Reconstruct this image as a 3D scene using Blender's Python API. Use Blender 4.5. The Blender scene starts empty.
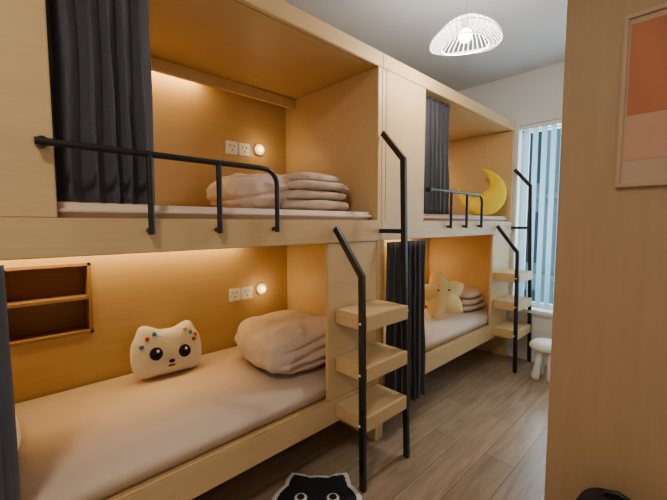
import bpy, bmesh, math, random
from mathutils import Vector, noise, Matrix
random.seed(4)
S=bpy.context.scene
def link(o):
    S.collection.objects.link(o); return o
def empty(name, loc=(0,0,0)):
    e=bpy.data.objects.new(name,None); e.location=loc; e.empty_display_size=.1; return link(e)
def par(o,p):
    if p is not None:
        o.parent=p; o.matrix_parent_inverse=Matrix.Translation(Vector(p.location)).inverted()
    return o
# ---------- materials
def mat(name,col,rough=.6,metal=0,emit=None,es=0,bump=0,bscale=200,var=0,vscale=5,stretch=(1,1,1),sheen=0,spec=.4):
    m=bpy.data.materials.new(name); m.use_nodes=True; nt=m.node_tree; N=nt.nodes; L=nt.links
    b=N['Principled BSDF']; b.inputs['Base Color'].default_value=(*col,1); b.inputs['Roughness'].default_value=rough
    b.inputs['Metallic'].default_value=metal; b.inputs['Specular IOR Level'].default_value=spec
    if sheen: b.inputs['Sheen Weight'].default_value=sheen
    if emit: b.inputs['Emission Color'].default_value=(*emit,1); b.inputs['Emission Strength'].default_value=es
    tc=N.new('ShaderNodeTexCoord'); mp=N.new('ShaderNodeMapping'); mp.inputs['Scale'].default_value=stretch
    L.new(tc.outputs['Object'],mp.inputs['Vector'])
    n=N.new('ShaderNodeTexNoise'); n.inputs['Scale'].default_value=vscale; n.inputs['Detail'].default_value=6
    L.new(mp.outputs[0],n.inputs['Vector'])
    r=N.new('ShaderNodeValToRGB'); r.color_ramp.elements[0].position=.3; r.color_ramp.elements[1].position=.7
    r.color_ramp.elements[0].color=(*[c*(1-var) for c in col],1); r.color_ramp.elements[1].color=(*[min(1,c*(1+var)) for c in col],1)
    L.new(n.outputs['Fac'],r.inputs[0]); L.new(r.outputs[0],b.inputs['Base Color'])
    if bump:
        n2=N.new('ShaderNodeTexNoise'); n2.inputs['Scale'].default_value=bscale; L.new(tc.outputs['Object'],n2.inputs['Vector'])
        bp=N.new('ShaderNodeBump'); bp.inputs['Strength'].default_value=bump; bp.inputs['Distance'].default_value=.01
        L.new(n2.outputs['Fac'],bp.inputs['Height']); L.new(bp.outputs[0],b.inputs['Normal'])
    return m
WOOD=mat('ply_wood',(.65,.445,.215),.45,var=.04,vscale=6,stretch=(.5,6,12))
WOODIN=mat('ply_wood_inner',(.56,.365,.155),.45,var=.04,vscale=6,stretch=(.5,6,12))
WOODW=mat('wardrobe_wood',(.50,.33,.18),.5,var=.04,vscale=5,stretch=(8,8,.5))
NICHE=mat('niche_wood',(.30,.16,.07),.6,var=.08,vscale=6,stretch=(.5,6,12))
BLACK=mat('black_metal',(.010,.010,.011),.4,spec=.5)
CURT=mat('curtain_fabric',(.055,.056,.070),.9,bump=.3,bscale=500,var=.1,vscale=60,sheen=.2)
SHEET=mat('mattress_sheet',(.74,.57,.45),.85,bump=.2,bscale=9,var=.03)
DUVET=mat('duvet_fabric',(.62,.485,.39),.9,bump=.5,bscale=25,var=.05)
CREAM=mat('cream_plush',(.86,.80,.70),.95,bump=.6,bscale=160,sheen=.3)
YEL=mat('yellow_plush',(.95,.62,.02),.95,bump=.5,bscale=160)
STARM=mat('star_plush',(.84,.63,.27),.95,bump=.6,bscale=160,sheen=.2)
BLKP=mat('black_plush',(.012,.012,.014),.95,bump=1,bscale=120)
WHT=mat('white_plastic',(.85,.85,.83),.4)
WALL=mat('wall_paint',(.78,.78,.76),.85,bump=.05,bscale=80)
CEIL=mat('ceiling_paint',(.70,.71,.73),.9,bump=.03,bscale=80)
def bm_obj(name,bm,m,parent=None,smooth=False):
    me=bpy.data.meshes.new(name); bmesh.ops.recalc_face_normals(bm,faces=bm.faces); bm.to_mesh(me); bm.free()
    if smooth:
        for p in me.polygons: p.use_smooth=True
    for mm in (m if isinstance(m,(list,tuple)) else [m]): me.materials.append(mm)
    o=bpy.data.objects.new(name,me); link(o); return par(o,parent)
def add_box(bm,x0,x1,y0,y1,z0,z1,bev=0,mi=0):
    r=bmesh.ops.create_cube(bm,size=1)
    vs=r['verts']
    for v in vs:
        v.co=Vector((x0+(v.co.x+.5)*(x1-x0),y0+(v.co.y+.5)*(y1-y0),z0+(v.co.z+.5)*(z1-z0)))
    fs=set(f for v in vs for f in v.link_faces)
    for f in fs: f.material_index=mi
    if bev:
        es=set(e for v in vs for e in v.link_edges)
        bmesh.ops.bevel(bm,geom=list(es),offset=bev,segments=2,affect='EDGES')
def box(name,x0,x1,y0,y1,z0,z1,m,parent=None,bev=.002):
    bm=bmesh.new(); add_box(bm,x0,x1,y0,y1,z0,z1,bev); return bm_obj(name,bm,m,parent)
def tube(name,pts,r,m,parent=None,cyc=False,smooth=False):
    c=bpy.data.curves.new(name,'CURVE'); c.dimensions='3D'; c.bevel_depth=r; c.bevel_resolution=3; c.use_fill_caps=True
    s=c.splines.new('POLY'); s.points.add(len(pts)-1); s.use_cyclic_u=cyc
    for p,q in zip(s.points,pts): p.co=(*q,1)
    c.materials.append(m); o=bpy.data.objects.new(name,c); link(o); return par(o,parent)
# superellipsoid soft body
def soft(name,c,rad,m,parent=None,e=.6,amp=.01,fs=6,seed=0,flat=True,rotz=0,nu=64,nv=32,crease=None):
    bm=bmesh.new(); rows=[]
    def sg(v,p): return math.copysign(abs(v)**p,v)
    for j in range(nv+1):
        ph=-math.pi/2+math.pi*j/nv; row=[]
        for i in range(nu):
            th=2*math.pi*i/nu
            p=Vector((rad[0]*sg(math.cos(ph),e)*sg(math.cos(th),e),rad[1]*sg(math.cos(ph),e)*sg(math.sin(th),e),rad[2]*sg(math.sin(ph),e*1.2)))
            n=noise.fractal(Vector((p.x*fs+seed*7,p.y*fs,p.z*fs)),1,2,3)
            rg=1-abs(noise.noise(Vector((p.x*fs*.9+seed,p.y*fs*.9+3,p.z*fs))))*2
            d=amp*n+amp*.8*rg*abs(rg)
            if crease: d+=crease(p)
            q=p+p.normalized()*d
            if flat: q.z=max(q.z,-rad[2])
            row.append(bm.verts.new(q))
        rows.append(row)
    for j in range(nv):
        for i in range(nu):
            try: bm.faces.new((rows[j][i],rows[j][(i+1)%nu],rows[j+1][(i+1)%nu],rows[j+1][i]))
            except: pass
    bmesh.ops.remove_doubles(bm,verts=bm.verts,dist=.0005)
    bmesh.ops.transform(bm,matrix=Matrix.Translation(c)@Matrix.Rotation(rotz,4,'Z'),verts=bm.verts)
    return bm_obj(name,bm,m,parent,True)
# inflated radial cushion; local plane (u right, v up), normal n
def radial_bm(rf,T,ns=14,nt=96):
    bm=bmesh.new()
    def h(s): return T*max(0,1-s**2.6)**.5
    for sgn in (1,-1):
        cv=bm.verts.new((0,0,sgn*h(0))); prev=None
        for k in range(1,ns+1):
            s=math.sin(k/ns*math.pi/2); ring=[]
            for i in range(nt):
                a=2*math.pi*i/nt; R=rf(a)*s
                ring.append(bm.verts.new((R*math.cos(a),R*math.sin(a),sgn*h(s))))
            for i in range(nt):
                j=(i+1)%nt
                if prev: bm.faces.new((prev[i],prev[j],ring[j],ring[i]))
                else: bm.faces.new((cv,ring[i],ring[j]))
            prev=ring
    bmesh.ops.remove_doubles(bm,verts=bm.verts,dist=.0003)
    return bm,h
def frame(c,u,n):
    u=Vector(u).normalized(); n=Vector(n).normalized(); v=n.cross(u).normalized(); u=v.cross(n)
    M=Matrix((u,v,n)).transposed().to_4x4(); M.translation=Vector(c); return M

# ---------- room
XE=3.63; YL=2.32; YR=-.95; XB=-1.6; ZC=2.68
fm=bpy.data.materials.new('floor_planks'); fm.use_nodes=True; nt=fm.node_tree; N=nt.nodes; L=nt.links
tc=N.new('ShaderNodeTexCoord'); br=N.new('ShaderNodeTexBrick'); br.inputs['Scale'].default_value=1
br.inputs['Brick Width'].default_value=1.2; br.inputs['Row Height'].default_value=.16; br.inputs['Mortar Size'].default_value=.002
br.inputs['Color1'].default_value=(.29,.195,.12,1); br.inputs['Color2'].default_value=(.39,.27,.175,1); br.inputs['Mortar'].default_value=(.13,.085,.05,1)
br.offset=.37
L.new(tc.outputs['Object'],br.inputs['Vector'])
mp=N.new('ShaderNodeMapping'); mp.inputs['Scale'].default_value=(1.4,13,1); L.new(tc.outputs['Object'],mp.inputs[0])
nz=N.new('ShaderNodeTexNoise'); nz.inputs['Scale'].default_value=2.5; nz.inputs['Detail'].default_value=8; nz.inputs['Distortion'].default_value=.6; L.new(mp.outputs[0],nz.inputs['Vector'])
mr=N.new('ShaderNodeMapRange'); mr.inputs['From Min'].default_value=.25; mr.inputs['From Max'].default_value=.75; mr.inputs['To Min'].default_value=.68; mr.inputs['To Max'].default_value=1.28; L.new(nz.outputs['Fac'],mr.inputs[0])
mx=N.new('ShaderNodeVectorMath'); mx.operation='MULTIPLY'; L.new(br.outputs['Color'],mx.inputs[0]); L.new(mr.outputs[0],mx.inputs[1])
b=N['Principled BSDF']; L.new(mx.outputs[0],b.inputs['Base Color']); b.inputs['Roughness'].default_value=.28
box('floor',XB,XE+.2,YR,YL,-.1,0,fm,bev=0)
box('ceiling',XB,XE+.2,YR,YL+.1,ZC,ZC+.1,CEIL,bev=0)
box('wall_left',XB,XE+.2,YL,YL+.1,0,ZC,WALL,bev=0)
box('wall_right',XB,XE+.2,YR-.1,YR,0,ZC,WALL,bev=0)
box('wall_rear',XB-.1,XB,YR,YL,0,ZC,WALL,bev=0)
WY0,WY1,WZ0,WZ1=-.55,1.27,.49,2.21
bm=bmesh.new()
add_box(bm,XE,XE+.2,YR,WY0,0,ZC); add_box(bm,XE,XE+.2,WY1,YL,0,ZC)
add_box(bm,XE,XE+.2,WY0,WY1,0,WZ0); add_box(bm,XE,XE+.2,WY0,WY1,WZ1,ZC)
bm_obj('wall_end',bm,WALL)
box('baseboard_end',XE-.012,XE,YR,1.28,0,.07,WHT)
# window
w=empty('window_1',(XE+.1,.36,1.35))
FR=mat('window_frame_white',(.75,.77,.78),.4)
bm=bmesh.new()
for (a,b2,c,d) in [(WY0,WY1,WZ0,WZ0+.05),(WY0,WY1,WZ1-.05,WZ1),(WY0,WY0+.05,WZ0,WZ1),(WY1-.05,WY1,WZ0,WZ1),(.33,.38,WZ0,WZ1),(.82,.86,WZ0,WZ1)]:
    add_box(bm,XE+.11,XE+.16,a,b2,c,d,.003)
bm_obj('frame',bm,FR,w)
bm=bmesh.new(); add_box(bm,XE-.04,XE+.16,WY0-.0,WY1,WZ0-.03,WZ0+.004,.004); bm_obj('sill',bm,WHT,w)
# blinds
bl=empty('vertical_blinds',(XE+.05,.36,2.2))
BM_=mat('blind_fabric',(.36,.58,.66),.8)
nt=BM_.node_tree; N=nt.nodes; L=nt.links; tr=N.new('ShaderNodeBsdfTranslucent'); tr.inputs[0].default_value=(.32,.54,.64,1)
ms=N.new('ShaderNodeMixShader'); ms.inputs[0].default_value=.35; L.new(N['Principled BSDF'].outputs[0],ms.inputs[1]); L.new(tr.outputs[0],ms.inputs[2]); L.new(ms.outputs[0],N['Material Output'].inputs[0])
bm=bmesh.new(); y=WY0+.06
while y<WY1-.03:
    a=math.radians(78+random.uniform(-8,8)); hw=.024
    dx=math.cos(a)*hw; dy=math.sin(a)*hw
    vs=[bm.verts.new(p) for p in ((XE+.05-dx,y-dy,WZ0+.03),(XE+.05+dx,y+dy,WZ0+.03),(XE+.05+dx,y+dy,WZ1-.03),(XE+.05-dx,y-dy,WZ1-.03))]
    bm.faces.new(vs); y+=.074
bm_obj('slats',bm,BM_,bl)
box('headrail',XE+.02,XE+.08,WY0+.01,WY1-.01,WZ1-.04,WZ1-.003,WHT,bl)
# exterior building
FAC=mat('facade_render',(.20,.34,.40),.9,var=.1,vscale=.6); GL=mat('facade_glass',(.03,.06,.08),.3)
bm=bmesh.new(); add_box(bm,11,14,-9,9,-8,7,mi=0)
for i in range(-7,8):
    for k in range(-3,3):
        add_box(bm,10.9,11.02,i*1.2-.38,i*1.2+.38,k*2.2+.2,k*2.2+1.6,mi=1)
for k in range(-3,4): add_box(bm,10.75,11,-9,9,k*2.2-.25,k*2.2-.1,mi=0)
bm_obj('apartment_building',bm,[FAC,GL])

# ---------- bunk beds
Y0=1.30; YB=2.16
def bunk(k):
    dx=1.99*k
    P=empty('bunk_bed' if k==0 else 'bunk_bed.001',(dx+.6,1.7,0))
    xl=-.36+dx; xr=1.63+dx
    B=lambda n,a,b,c,d,e,f,m=WOOD,bev=.003: box(n,a,b,c,d,e,f,m,P,bev)
    B('end_board_near',xl,xl+.035,Y0,YB+.02,0,2.163)
    B('end_board_far',xr-.036,xr,Y0,YB+.02,0,2.163)
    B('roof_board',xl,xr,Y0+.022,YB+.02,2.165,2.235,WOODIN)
    B('header_board',xl,xr,Y0-.004,Y0+.02,2.163,2.243)
    xo=.145+dx if k==0 else .086+dx
    B('upper_front_panel',xl+.035,xo,Y0,Y0+.02,1.315,2.163)
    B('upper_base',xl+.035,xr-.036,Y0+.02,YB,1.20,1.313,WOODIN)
    B('upper_front_board',xl,xr,Y0-.006,Y0+.018,1.20,1.315)
    B('ladder_back_panel',1.21+dx,xr-.036,Y0,Y0+.02,.255,1.198)
    B('lower_front_rail',xl+.035,xr-.036,Y0-.006,Y0+.0,.255,.385)
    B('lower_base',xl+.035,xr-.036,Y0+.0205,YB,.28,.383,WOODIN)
    B('lower_rail_inner',xl+.035,1.209+dx,Y0,Y0+.02,.255,.384)
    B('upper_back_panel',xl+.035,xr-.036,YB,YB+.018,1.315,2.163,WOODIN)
    nx0,nx1,nz0,nz1=.0+dx,.362+dx,.74,1.10
    bm=bmesh.new()
    add_box(bm,xl+.035,nx0,YB,YB+.018,.2,1.198); add_box(bm,nx1,xr-.036,YB,YB+.018,.2,1.198)
    add_box(bm,nx0,nx1,YB,YB+.018,.2,nz0); add_box(bm,nx0,nx1,YB,YB+.018,nz1,1.198)
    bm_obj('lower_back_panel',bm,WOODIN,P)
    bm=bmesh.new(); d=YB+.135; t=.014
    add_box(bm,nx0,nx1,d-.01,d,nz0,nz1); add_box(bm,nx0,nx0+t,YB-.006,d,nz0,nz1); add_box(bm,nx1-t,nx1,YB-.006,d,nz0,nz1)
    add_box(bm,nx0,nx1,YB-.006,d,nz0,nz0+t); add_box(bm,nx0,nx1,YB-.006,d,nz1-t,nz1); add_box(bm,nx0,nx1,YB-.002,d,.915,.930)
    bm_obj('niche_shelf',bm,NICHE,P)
    B('led_valance',xl+.035,xr-.036,2.045,2.07,2.098,2.163)
    # guard rail
    yg=Y0-.035
    pts=[(.10+dx,yg,1.522),(.80+dx,yg,1.522)]
    for i in range(1,7):
        a=math.pi/2*(1-i/6); pts.append((.82+.065*math.cos(a)+dx,yg,1.457+.065*math.sin(a)))
    pts.append((.885+dx,yg,1.262))
    tube('guard_rail_top',pts,.0105,BLACK,P)
    for xx in (.387,.626): tube('guard_rail_post',[(xx+dx,yg,1.52),(xx+dx,yg,1.262)],.0105,BLACK,P)
    for xx in (.387,.626,.885): 
        tube('guard_rail_fixing',[(xx+dx,yg,1.275),(xx+dx,Y0-.006,1.275)],.010,BLACK,P)
    tube('guard_rail_flange',[(.117+dx,yg-.004,1.522),(.117+dx,Y0-.001,1.522)],.015,BLACK,P)
    # ladder
    LD=empty('bunk_ladder' if k==0 else 'bunk_ladder.001',(1.43+dx,1.2,0))
    def stringer(n,x,pts,wd=.030,th=.020):
        bm=bmesh.new(); l=[];r=[]
        for i,p in enumerate(pts):
            p=Vector(p); 
            d1=(p-Vector(pts[i-1])).normalized() if i>0 else None
            d2=(Vector(pts[i+1])-p).normalized() if i<len(pts)-1 else None
            d1=d1 or d2; d2=d2 or d1
            t=(d1+d2).normalized(); nn=Vector((-t.y,t.x)); s=wd/2/max(.3,t.dot(d1))
            l.append(p+nn*s); r.append(p-nn*s)
        f=[]
        for xx in (x-th/2,x+th/2):
            f.append([[bm.verts.new((xx,q.x,q.y)) for q in l],[bm.verts.new((xx,q.x,q.y)) for q in r]])
        nP=len(pts)
        for s in f:
            for i in range(nP-1): bm.faces.new((s[0][i],s[0][i+1],s[1][i+1],s[1][i]))
        for sd in (0,1):
            for i in range(nP-1): bm.faces.new((f[0][sd][i],f[0][sd][i+1],f[1][sd][i+1],f[1][sd][i]))
        for i in (0,nP-1): bm.faces.new((f[0][0][i],f[0][1][i],f[1][1][i],f[1][0][i]))
        return bm_obj(n,bm,BLACK,LD)
    stringer('stringer_short',1.246+dx,[(1.28,1.275),(1.105,1.05),(1.09,.0)])
    stringer('stringer_tall',1.612+dx,[(1.28,1.80),(1.14,1.64),(1.09,.0)])
    box('bracket',1.603+dx,1.622+dx,1.12,1.294,1.243,1.267,BLACK,LD)
    for i,z in enumerate((.86,.61,.36)):
        box('step_%d'%(i+1),1.259+dx,1.600+dx,1.085,1.296 if z>.4 else 1.293,z-.075,z,WOOD,LD,.004)
        for xx in (1.246,1.612):
            tube('bolt',[(xx-.013+dx,1.105,z-.035),(xx+.013+dx,1.105,z-.035)],.006,WHT,LD)
    # mattresses
    nm='mattress' if (k==0) else 'mattress.002'
    for nme,z0,z1 in ((nm,.384,.478),('mattress.001' if k==0 else 'mattress.003',1.314,1.362)):
        bm=bmesh.new(); add_box(bm,xl+.04,xr-.041,Y0+.024,YB-.004,z0,z1,.018)
        o=bm_obj(nme,bm,SHEET,None,True)
    # LEDs
    for n,x0,x1,z,y,e in (('upper_led',.05,.95,2.155,2.115,4.4),('lower_led',-.25,1.2,1.195,2.10,6.2)):
        l=bpy.data.lights.new(n,'AREA'); l.shape='RECTANGLE'; l.size=x1-x0; l.size_y=.03; l.energy=e; l.color=(1,.70,.30)
        o=bpy.data.objects.new(n,l); o.location=((x0+x1)/2+dx,y,z); link(o); par(o,P)
    # wall sockets + reading lamp
    for lvl,zz in ((0,1.785),(1,.824)):
        idx=2*k+lvl
        so=empty('wall_socket'+('' if idx==0 else '.%03d'%idx),(1.2+dx,YB,zz))
        for xx in (1.16,1.25):
            box('plate',xx-.042+dx,xx+.042+dx,YB-.009,YB,zz-.042,zz+.042,WHT,so,.003)
            for (ox,oz) in ((-.014,.014),(.014,.014),(0,-.014)):
                box('slot',xx+ox-.003+dx,xx+ox+.003+dx,YB-.0098,YB-.008,zz+oz-.006,zz+oz+.006,BLACK,so,0)
        la=empty('reading_lamp'+('' if idx==0 else '.%03d'%idx),(1.36+dx,YB,zz+.015))
        tube('base',[(1.36+dx,YB,zz+.015),(1.36+dx,YB-.02,zz+.015)],.038,WHT,la)
        GLW=bpy.data.materials.get('lamp_glow') or mat('lamp_glow',(1,.8,.5),.5,emit=(1,.62,.2),es=5)
        bm=bmesh.new(); bmesh.ops.create_uvsphere(bm,u_segments=20,v_segments=12,radius=.020,matrix=Matrix.Translation((1.36+dx,YB-.03,zz+.015)))
        bm_obj('glow_dome',bm,GLW,la,True)
        l=bpy.data.lights.new('lamp_light','POINT'); l.energy=.55; l.color=(1,.70,.32); l.shadow_soft_size=.03
        o=bpy.data.objects.new('lamp_light',l); o.location=(1.36+dx,YB-.09,zz+.015); link(o); par(o,la)
bunk(0); bunk(1)

# ---------- curtains
def curtain(name,x0,x1,yc,z0,z1,n,A):
    bm=bmesh.new(); nx=n*12; nz=24; g=[]
    for j in range(nz+1):
        f=j/nz; row=[]
        for i in range(nx+1):
            s=i/nx; a=2*math.pi*n*s+1.1*math.sin(s*9)
            z=z0+(z1-z0)*f
            amp=A*(1-.35*f)*(1+.25*noise.noise(Vector((s*6,f*2,x0))))
            xx=x0+(x1-x0)*s+.012*math.sin(a*2+f)+.012*noise.noise(Vector((s*5,f*3,1+x0)))*(1-f)
            row.append(bm.verts.new((xx,yc+amp*math.sin(a)+.006*noise.noise(Vector((s*8,f*6,3))),z)))
        g.append(row)
    for j in range(nz):
        for i in range(nx): bm.faces.new((g[j][i],g[j][i+1],g[j+1][i+1],g[j+1][i]))
    o=bm_obj(name,bm,CURT,None,True); m=o.modifiers.new('t','SOLIDIFY'); m.thickness=.003
    return o
curtain('bed_curtain',.10,.425,1.37,1.366,2.16,6,.030)
curtain('bed_curtain.001',2.06,2.50,1.37,1.366,2.16,7,.030)
curtain('bed_curtain.002',1.65,2.035,1.258,.17,1.19,6,.030)
curtain('bed_curtain.003',-.33,.012,1.262,.17,1.19,6,.026)

# ---------- bedding
def dcrease(p):
    k=min(1,max(0,(p.x+.24)/.12)) if p.y<.1 else .6
    return k*(-.024*math.exp(-((p.z+.062-.10*(p.x+.1))/.011)**2)-.022*math.exp(-((p.z-.0-.16*(p.x))/.011)**2)-.016*math.exp(-((p.z-.055-.15*p.x)/.009)**2))
soft('folded_duvet',(1.272,1.70,.608),(.275,.285,.122),DUVET,e=.52,amp=.014,fs=7,seed=11,crease=dcrease,rotz=-.06,nu=150,nv=100)
bp=empty('bed_duvet_pile',(1.3,1.7,1.366))
soft('quilt_lump',(1.125,1.80,1.466),(.235,.25,.10),DUVET,bp,e=.60,amp=.018,fs=8,seed=2,nu=110,nv=70,crease=lambda p:-.018*math.exp(-((p.z-.0-.2*p.x)/.010)**2)-.012*math.exp(-((p.z-.05+.1*p.x)/.008)**2))
for i,(z,w2,ox,dd) in enumerate(((1.397,.205,-.02,0),(1.450,.205,-.025,.01),(1.502,.195,-.02,-.01),(1.546,.165,-.03,.01))):
    soft('folded_layer_%d'%i,(1.37+ox,1.66+dd,z),(w2,.25-.01*i,.031),DUVET,bp,e=.55,amp=.016,fs=9,seed=5+i,flat=True,nu=100,nv=30,rotz=.03*(i-1))
bp2=empty('folded_blanket',(3.3,1.8,.482))
for i in range(3):
    soft('fold_%d'%i,(3.28-.02*i,1.72,.520+.058*i),(.27-.03*i,.28,.037),DUVET,bp2,e=.55,amp=.014,fs=8,seed=15+i,flat=True,nu=70,nv=24)
soft('sleeping_pillow',(-.12,1.75,.546),(.16,.3,.06),CREAM,e=.6,amp=.006,seed=9)
# star cushion
def star(a):
    a=(a-math.pi/2-.12)%(2*math.pi/5); a=min(a,2*math.pi/5-a)/(math.pi/5)
    return .226*(1-.38*(a**1.0)) 
bm,h=radial_bm(star,.078,nt=200)
M=frame((2.80,1.56,.678),(.72,-.69,.02),(-.60,-.62,.46)); bmesh.ops.transform(bm,matrix=M,verts=bm.verts)
st=bm_obj('star_cushion',bm,STARM,None,True); md=st.modifiers.new('s','SMOOTH'); md.iterations=4
for uu in (-.045,.045):
    p=M@Vector((uu,.02,h(.3)+.0)); bm=bmesh.new(); bmesh.ops.create_uvsphere(bm,u_segments=12,v_segments=8,radius=.009,matrix=Matrix.Translation(p)); bm_obj('eye',bm,BLKP,st,True)
# moon cushion
bm=bmesh.new(); rings=[]; na=60
M=frame((3.31,1.462,1.588),(.721,-.693,0),(-.60,-.62,.20))
for i in range(na+1):
    s=i/na; a=math.radians(-190+ 275*s); w=max(.004,.118*math.sin(math.pi*s)**.9); R=.225-w*1.0
    ring=[]
    for j in range(20):
        b_=2*math.pi*j/20
        ring.append(bm.verts.new(M@Vector(((R+w*math.cos(b_))*math.cos(a),(R+w*math.cos(b_))*math.sin(a),w*.66*math.sin(b_)))))
    rings.append(ring)
for i in range(na):
    for j in range(20): bm.faces.new((rings[i][j],rings[i][(j+1)%20],rings[i+1][(j+1)%20],rings[i+1][j]))
bm.faces.new(rings[0]); bm.faces.new(rings[-1])
bm_obj('moon_cushion',bm,YEL,None,True)
# controller cushion
def ctl(a):
    c,s=math.cos(a),math.sin(a)
    R=1/((abs(c)/.185)**3+(abs(s)/.120)**3)**(1/3)
    for aa,am in ((math.radians(50),.045),(math.radians(130),.045),(math.radians(-38),.018),(math.radians(-142),.018)):
        d=(a-aa+math.pi)%(2*math.pi)-math.pi; R+=am*math.exp(-(d/.25)**2)
    return R
bm,h=radial_bm(ctl,.06,nt=128)
M=frame((.675,2.02,.600),(1,-.03,-.04),(0.0,-1,.30)); bmesh.ops.transform(bm,matrix=M,verts=bm.verts)
cc=bm_obj('game_controller_cushion',bm,CREAM,None,True)
def dot(nm,uu,vv,ru,rv,m,lift=0):
    a=math.atan2(vv,uu); s=math.hypot(uu,vv)/ctl(a); bm=bmesh.new()
    bmesh.ops.create_uvsphere(bm,u_segments=16,v_segments=10,radius=1,matrix=M@Matrix.Translation((uu,vv,h(s)+lift))@Matrix.Diagonal((ru,rv,.008,1)))
    bm_obj(nm,bm,m,cc,True)
dot('eye',-.075,-.005,.034,.034,BLKP); dot('eye',.07,-.015,.034,.034,BLKP)
dot('eye_shine',-.068,.006,.008,.008,WHT,.006); dot('eye_shine',.077,-.004,.008,.008,WHT,.006)
cols=[(.7,.05,.04),(.05,.2,.6),(.8,.5,.03),(.05,.4,.12),(.25,.08,.03)]
for i,(uu,vv) in enumerate([(-.11,.078),(-.075,.098),(.085,.1),(.115,.08),(.130,.04),(.145,.065),(-.14,.04)]):
    dot('button',uu,vv,.012,.012,mat('button_%d'%i,cols[i%5],.8))
dot('nose',-.0,-.055,.016,.010,BLKP); dot('mouth',.0,-.078,.022,.006,mat('mouth_red',(.35,.06,.04),.8))

# ---------- cat rug
F=Vector((.6929,.7210)); R_=Vector((.7210,-.6929)); C=Vector((1.022,1.175))
def catr(a,R0):
    r=R0*(1+.06*math.cos(2*a))
    for aa in (56,124):
        d=(a-math.radians(aa)+math.pi)%(2*math.pi)-math.pi; r+=R0*.28*max(0,1-abs(d)/.32)
    return r
def rug(nm,R0,z0,z1,m,parent):
    bm=bmesh.new(); n=160; rs=[]
    for (f,z) in ((1.0,z0),(1.0,z1*.6),(.93,z1),(.5,z1),(.1,z1)):
        ring=[]
        for i in range(n):
            a=2*math.pi*i/n; r=catr(a,R0)*f*(1+.02*noise.noise(Vector((math.cos(a)*9,math.sin(a)*9,f)))); p=C+R_*(r*math.cos(a))+F*(r*math.sin(a))
            ring.append(bm.verts.new((p.x,p.y,z+(.003*noise.noise(Vector((p.x*60,p.y*60,0))) if z>z0 else 0))))
        rs.append(ring)
    for k in range(4):
        for i in range(n): bm.faces.new((rs[k][i],rs[k][(i+1)%n],rs[k+1][(i+1)%n],rs[k+1][i]))
    bm.faces.new(rs[-1]); bm.faces.new(rs[0])
    return bm_obj(nm,bm,m,parent,True)
rg=empty('cat_face_rug',(C.x,C.y,0))
rug('white_border',.204,.001,.014,CREAM,rg); rug('black_face',.180,.010,.022,BLKP,rg)
for sx in (-1,1):
    for rr,m,zz in ((.030,WHT,.024),(.018,BLKP,.029)):
        p=C+R_*(.075*sx)+F*.02; bm=bmesh.new(); bmesh.ops.create_uvsphere(bm,u_segments=20,v_segments=8,radius=1,matrix=Matrix.Translation((p.x,p.y,zz))@Matrix.Diagonal((rr,rr,.006,1))); bm_obj('eye',bm,m,rg,True)
p=C-F*.03; bm=bmesh.new(); bmesh.ops.create_uvsphere(bm,u_segments=20,v_segments=8,radius=1,matrix=Matrix.Translation((p.x,p.y,.024))@Matrix.Diagonal((.016,.016,.005,1))); bm_obj('nose',bm,CREAM,rg,True)

# ---------- stool
SX,SY=3.30,.87
sl=empty('toadstool_stool',(SX,SY,0))
bm=bmesh.new(); prof=[(0,.33),(.06,.328),(.10,.315),(.125,.292),(.13,.27),(.12,.252),(.07,.242),(.05,.23),(0,.2)]
rs=[]
for r,z in prof[1:-1]: rs.append([bm.verts.new((SX+r*math.cos(2*math.pi*i/32),SY+r*math.sin(2*math.pi*i/32),z)) for i in range(32)])
for k in range(len(rs)-1):
    for i in range(32): bm.faces.new((rs[k][i],rs[k][(i+1)%32],rs[k+1][(i+1)%32],rs[k+1][i]))
bm.faces.new(rs[0]); bm.faces.new(rs[-1]); bm_obj('seat',bm,WHT,sl,True)
for i in range(4):
    a=math.pi/4+i*math.pi/2; bm=bmesh.new()
    top=Vector((SX+.05*math.cos(a),SY+.05*math.sin(a),.25)); bot=Vector((SX+.085*math.cos(a),SY+.085*math.sin(a),.0))
    rr=[]
    for p,r in ((top,.03),((top+bot)/2,.026),(bot+Vector((0,0,.02)),.034),(bot,.032)): rr.append([bm.verts.new(p+Vector((r*math.cos(2*math.pi*j/16),r*math.sin(2*math.pi*j/16),0))) for j in range(16)])
    for k in range(3):
        for j in range(16): bm.faces.new((rr[k][j],rr[k][(j+1)%16],rr[k+1][(j+1)%16],rr[k+1][j]))
    bm.faces.new(rr[0]); bm.faces.new(rr[-1]); bm_obj('leg_%d'%(i+1),bm,WHT,sl,True)

# ---------- wardrobe + picture
wd=empty('wardrobe',(1.9,-.28,0))
XW=1.5; YW=.381
box('end_panel',XW,XW+.02,YR+.002,YW,0,ZC-.004,WOODW,wd)
box('carcass',XW+.02,XW+.9,YR+.002,YW-.02,.001,ZC-.004,WOODW,wd)
for i in range(2):
    box('door_%d'%(i+1),XW+.024+i*.438,XW+.024+i*.438+.432,YW-.02,YW-.001,.08,ZC-.02,WOODW,wd)
    hx=XW+.43 if i==0 else XW+.49
    tube('handle_%d'%(i+1),[(hx,YW,1.05),(hx,YW+.025,1.06),(hx,YW+.025,1.2),(hx,YW,1.21)],.005,BLACK,wd)
pf=empty('picture_frame',(XW,.0,1.7))
PFW=mat('frame_pale_wood',(.56,.40,.25),.5); MAT_=mat('picture_mount',(.60,.43,.30),.8); ART1=mat('art_terracotta',(.56,.20,.10),.8,var=.12,vscale=4); ART2=mat('art_blush',(.66,.39,.27),.8,var=.08,vscale=4)
z0,z1,y1,y0=1.415,1.95,.215,-.19
bm=bmesh.new(); t=.012
for a in ((y0,y1,z0,z0+t),(y0,y1,z1-t,z1),(y0,y0+t,z0+t,z1-t),(y1-t,y1,z0+t,z1-t)): add_box(bm,XW-.02,XW-.0005,*a,.002)
bm_obj('frame',bm,PFW,pf)
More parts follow.
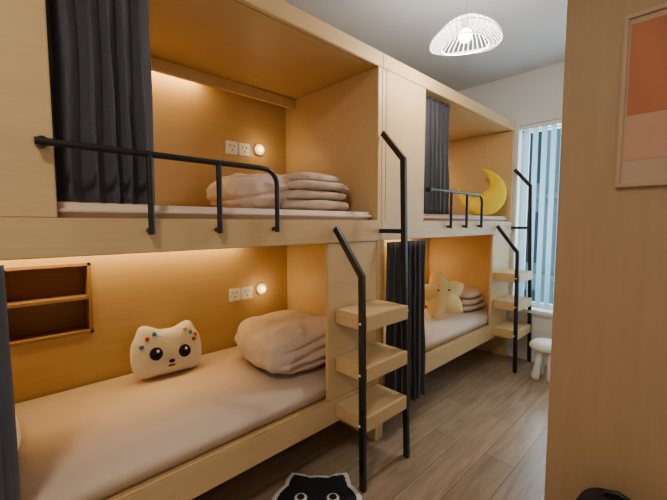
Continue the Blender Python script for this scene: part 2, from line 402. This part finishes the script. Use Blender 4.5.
box('mount',XW-.010,XW-.0008,y0+t,y1-t,z0+t,z1-t,MAT_,pf,0)
box('art_upper',XW-.012,XW-.010,y0+.045,y1-.018,1.64,z1-.03,ART1,pf,0)
box('art_lower',XW-.0115,XW-.010,y0+.045,y1-.018,1.50,1.64,ART2,pf,0)
# backpack
bk=empty('backpack',(1.36,.145,0))
soft('body',(1.36,.145,.22),(.10,.125,.22),BLKP,bk,e=.6,amp=.008,seed=3)
soft('front_pocket',(1.25,.145,.15),(.04,.09,.12),BLKP,bk,e=.6,amp=.004,seed=4)
tube('top_handle',[(1.36,.105,.43),(1.36,.115,.455),(1.36,.145,.465),(1.36,.175,.455),(1.36,.185,.43)],.008,BLACK,bk)

# ---------- pendant
LX,LY,LZ=1.90,.955,2.305
pl=empty('pendant_lamp',(LX,LY,LZ))
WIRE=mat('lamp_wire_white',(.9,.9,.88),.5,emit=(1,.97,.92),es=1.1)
tube('cord',[(LX,LY,LZ+.07),(LX,LY,ZC-.02)],.004,WHT,pl)
tube('canopy',[(LX,LY,ZC-.025),(LX,LY,ZC)],.05,WHT,pl)
prof=[(.02,.085),(.05,.078),(.09,.058),(.135,.026),(.172,-.008),(.182,-.024),(.172,-.036),(.15,-.046),(.12,-.052)]
def wav(th,r): return .022*math.sin(2*th+.6)*(r/.2)**2
for i in range(40):
    th=2*math.pi*i/40
    tube('rib',[(LX+r*math.cos(th+1.2*r),LY+r*math.sin(th+1.2*r),LZ+z+wav(th,r)) for r,z in prof],.0023,WIRE,pl)
for r,z in (prof[0],prof[5],prof[-1]):
    tube('ring',[(LX+r*math.cos(a),LY+r*math.sin(a),LZ+z+wav(a,r)) for a in [2*math.pi*i/60 for i in range(60)]],.003,WIRE,pl,True)
SH=bpy.data.materials.new('lamp_shade_gauze'); SH.use_nodes=True; nt=SH.node_tree; N=nt.nodes; L=nt.links; N.remove(N['Principled BSDF'])
t1=N.new('ShaderNodeBsdfTransparent'); t2=N.new('ShaderNodeBsdfTranslucent'); t2.inputs[0].default_value=(.95,.95,.92,1); ms=N.new('ShaderNodeMixShader'); ms.inputs[0].default_value=.12
L.new(t1.outputs[0],ms.inputs[1]); L.new(t2.outputs[0],ms.inputs[2]); L.new(ms.outputs[0],N['Material Output'].inputs[0])
bm=bmesh.new(); rs=[]
for r,z in prof: rs.append([bm.verts.new((LX+r*.98*math.cos(a),LY+r*.98*math.sin(a),LZ+z*.96+wav(a,r))) for a in [2*math.pi*i/64 for i in range(64)]])
for k in range(len(rs)-1):
    for i in range(64): bm.faces.new((rs[k][i],rs[k][(i+1)%64],rs[k+1][(i+1)%64],rs[k+1][i]))
bm_obj('shade',bm,SH,pl,True)
BULB=mat('bulb',(1,1,1),.3,emit=(1,.94,.85),es=25)
bm=bmesh.new(); bmesh.ops.create_uvsphere(bm,u_segments=24,v_segments=14,radius=.035,matrix=Matrix.Translation((LX,LY,LZ))); bm_obj('bulb',bm,BULB,pl,True)
tube('socket',[(LX,LY,LZ+.03),(LX,LY,LZ+.08)],.016,WHT,pl)
l=bpy.data.lights.new('bulb_light','POINT'); l.energy=22; l.color=(1,.92,.80); l.shadow_soft_size=.05
o=bpy.data.objects.new('bulb_light',l); o.location=(LX,LY,LZ-.09); link(o); par(o,pl)
# unseen fill light added behind the camera, with a glowing ceiling disc
cl=empty('added_fill_light',(-.5,.2,ZC))
tube('disc',[(-.5,.2,ZC-.05),(-.5,.2,ZC)],.18,mat('fill_diffuser',(.9,.9,.88),.5,emit=(1,.9,.78),es=3),cl)
l=bpy.data.lights.new('fill_panel','AREA'); l.shape='DISK'; l.size=.34; l.energy=20; l.color=(1,.89,.73)
o=bpy.data.objects.new('fill_panel',l); o.location=(-.5,.2,ZC-.055); link(o); par(o,cl)
# daylight
l=bpy.data.lights.new('daylight','AREA'); l.shape='RECTANGLE'; l.size=1.7; l.size_y=1.6; l.energy=85; l.color=(.80,.91,1)
o=bpy.data.objects.new('daylight',l); o.location=(XE+.5,.36,1.5); o.rotation_euler=(math.radians(90),0,math.radians(90)); link(o)
W=bpy.data.worlds.new('World'); S.world=W; W.use_nodes=True
W.node_tree.nodes['Background'].inputs[0].default_value=(.62,.80,.92,1); W.node_tree.nodes['Background'].inputs[1].default_value=1.5

cam=bpy.data.cameras.new('camera'); cam.lens=358/667*36; cam.sensor_width=36; cam.clip_start=.02
co=bpy.data.objects.new('camera',cam); co.location=(0,0,1.3); co.rotation_euler=(math.radians(90-4.31),0,math.radians(-43.86)); link(co)
S.camera=co
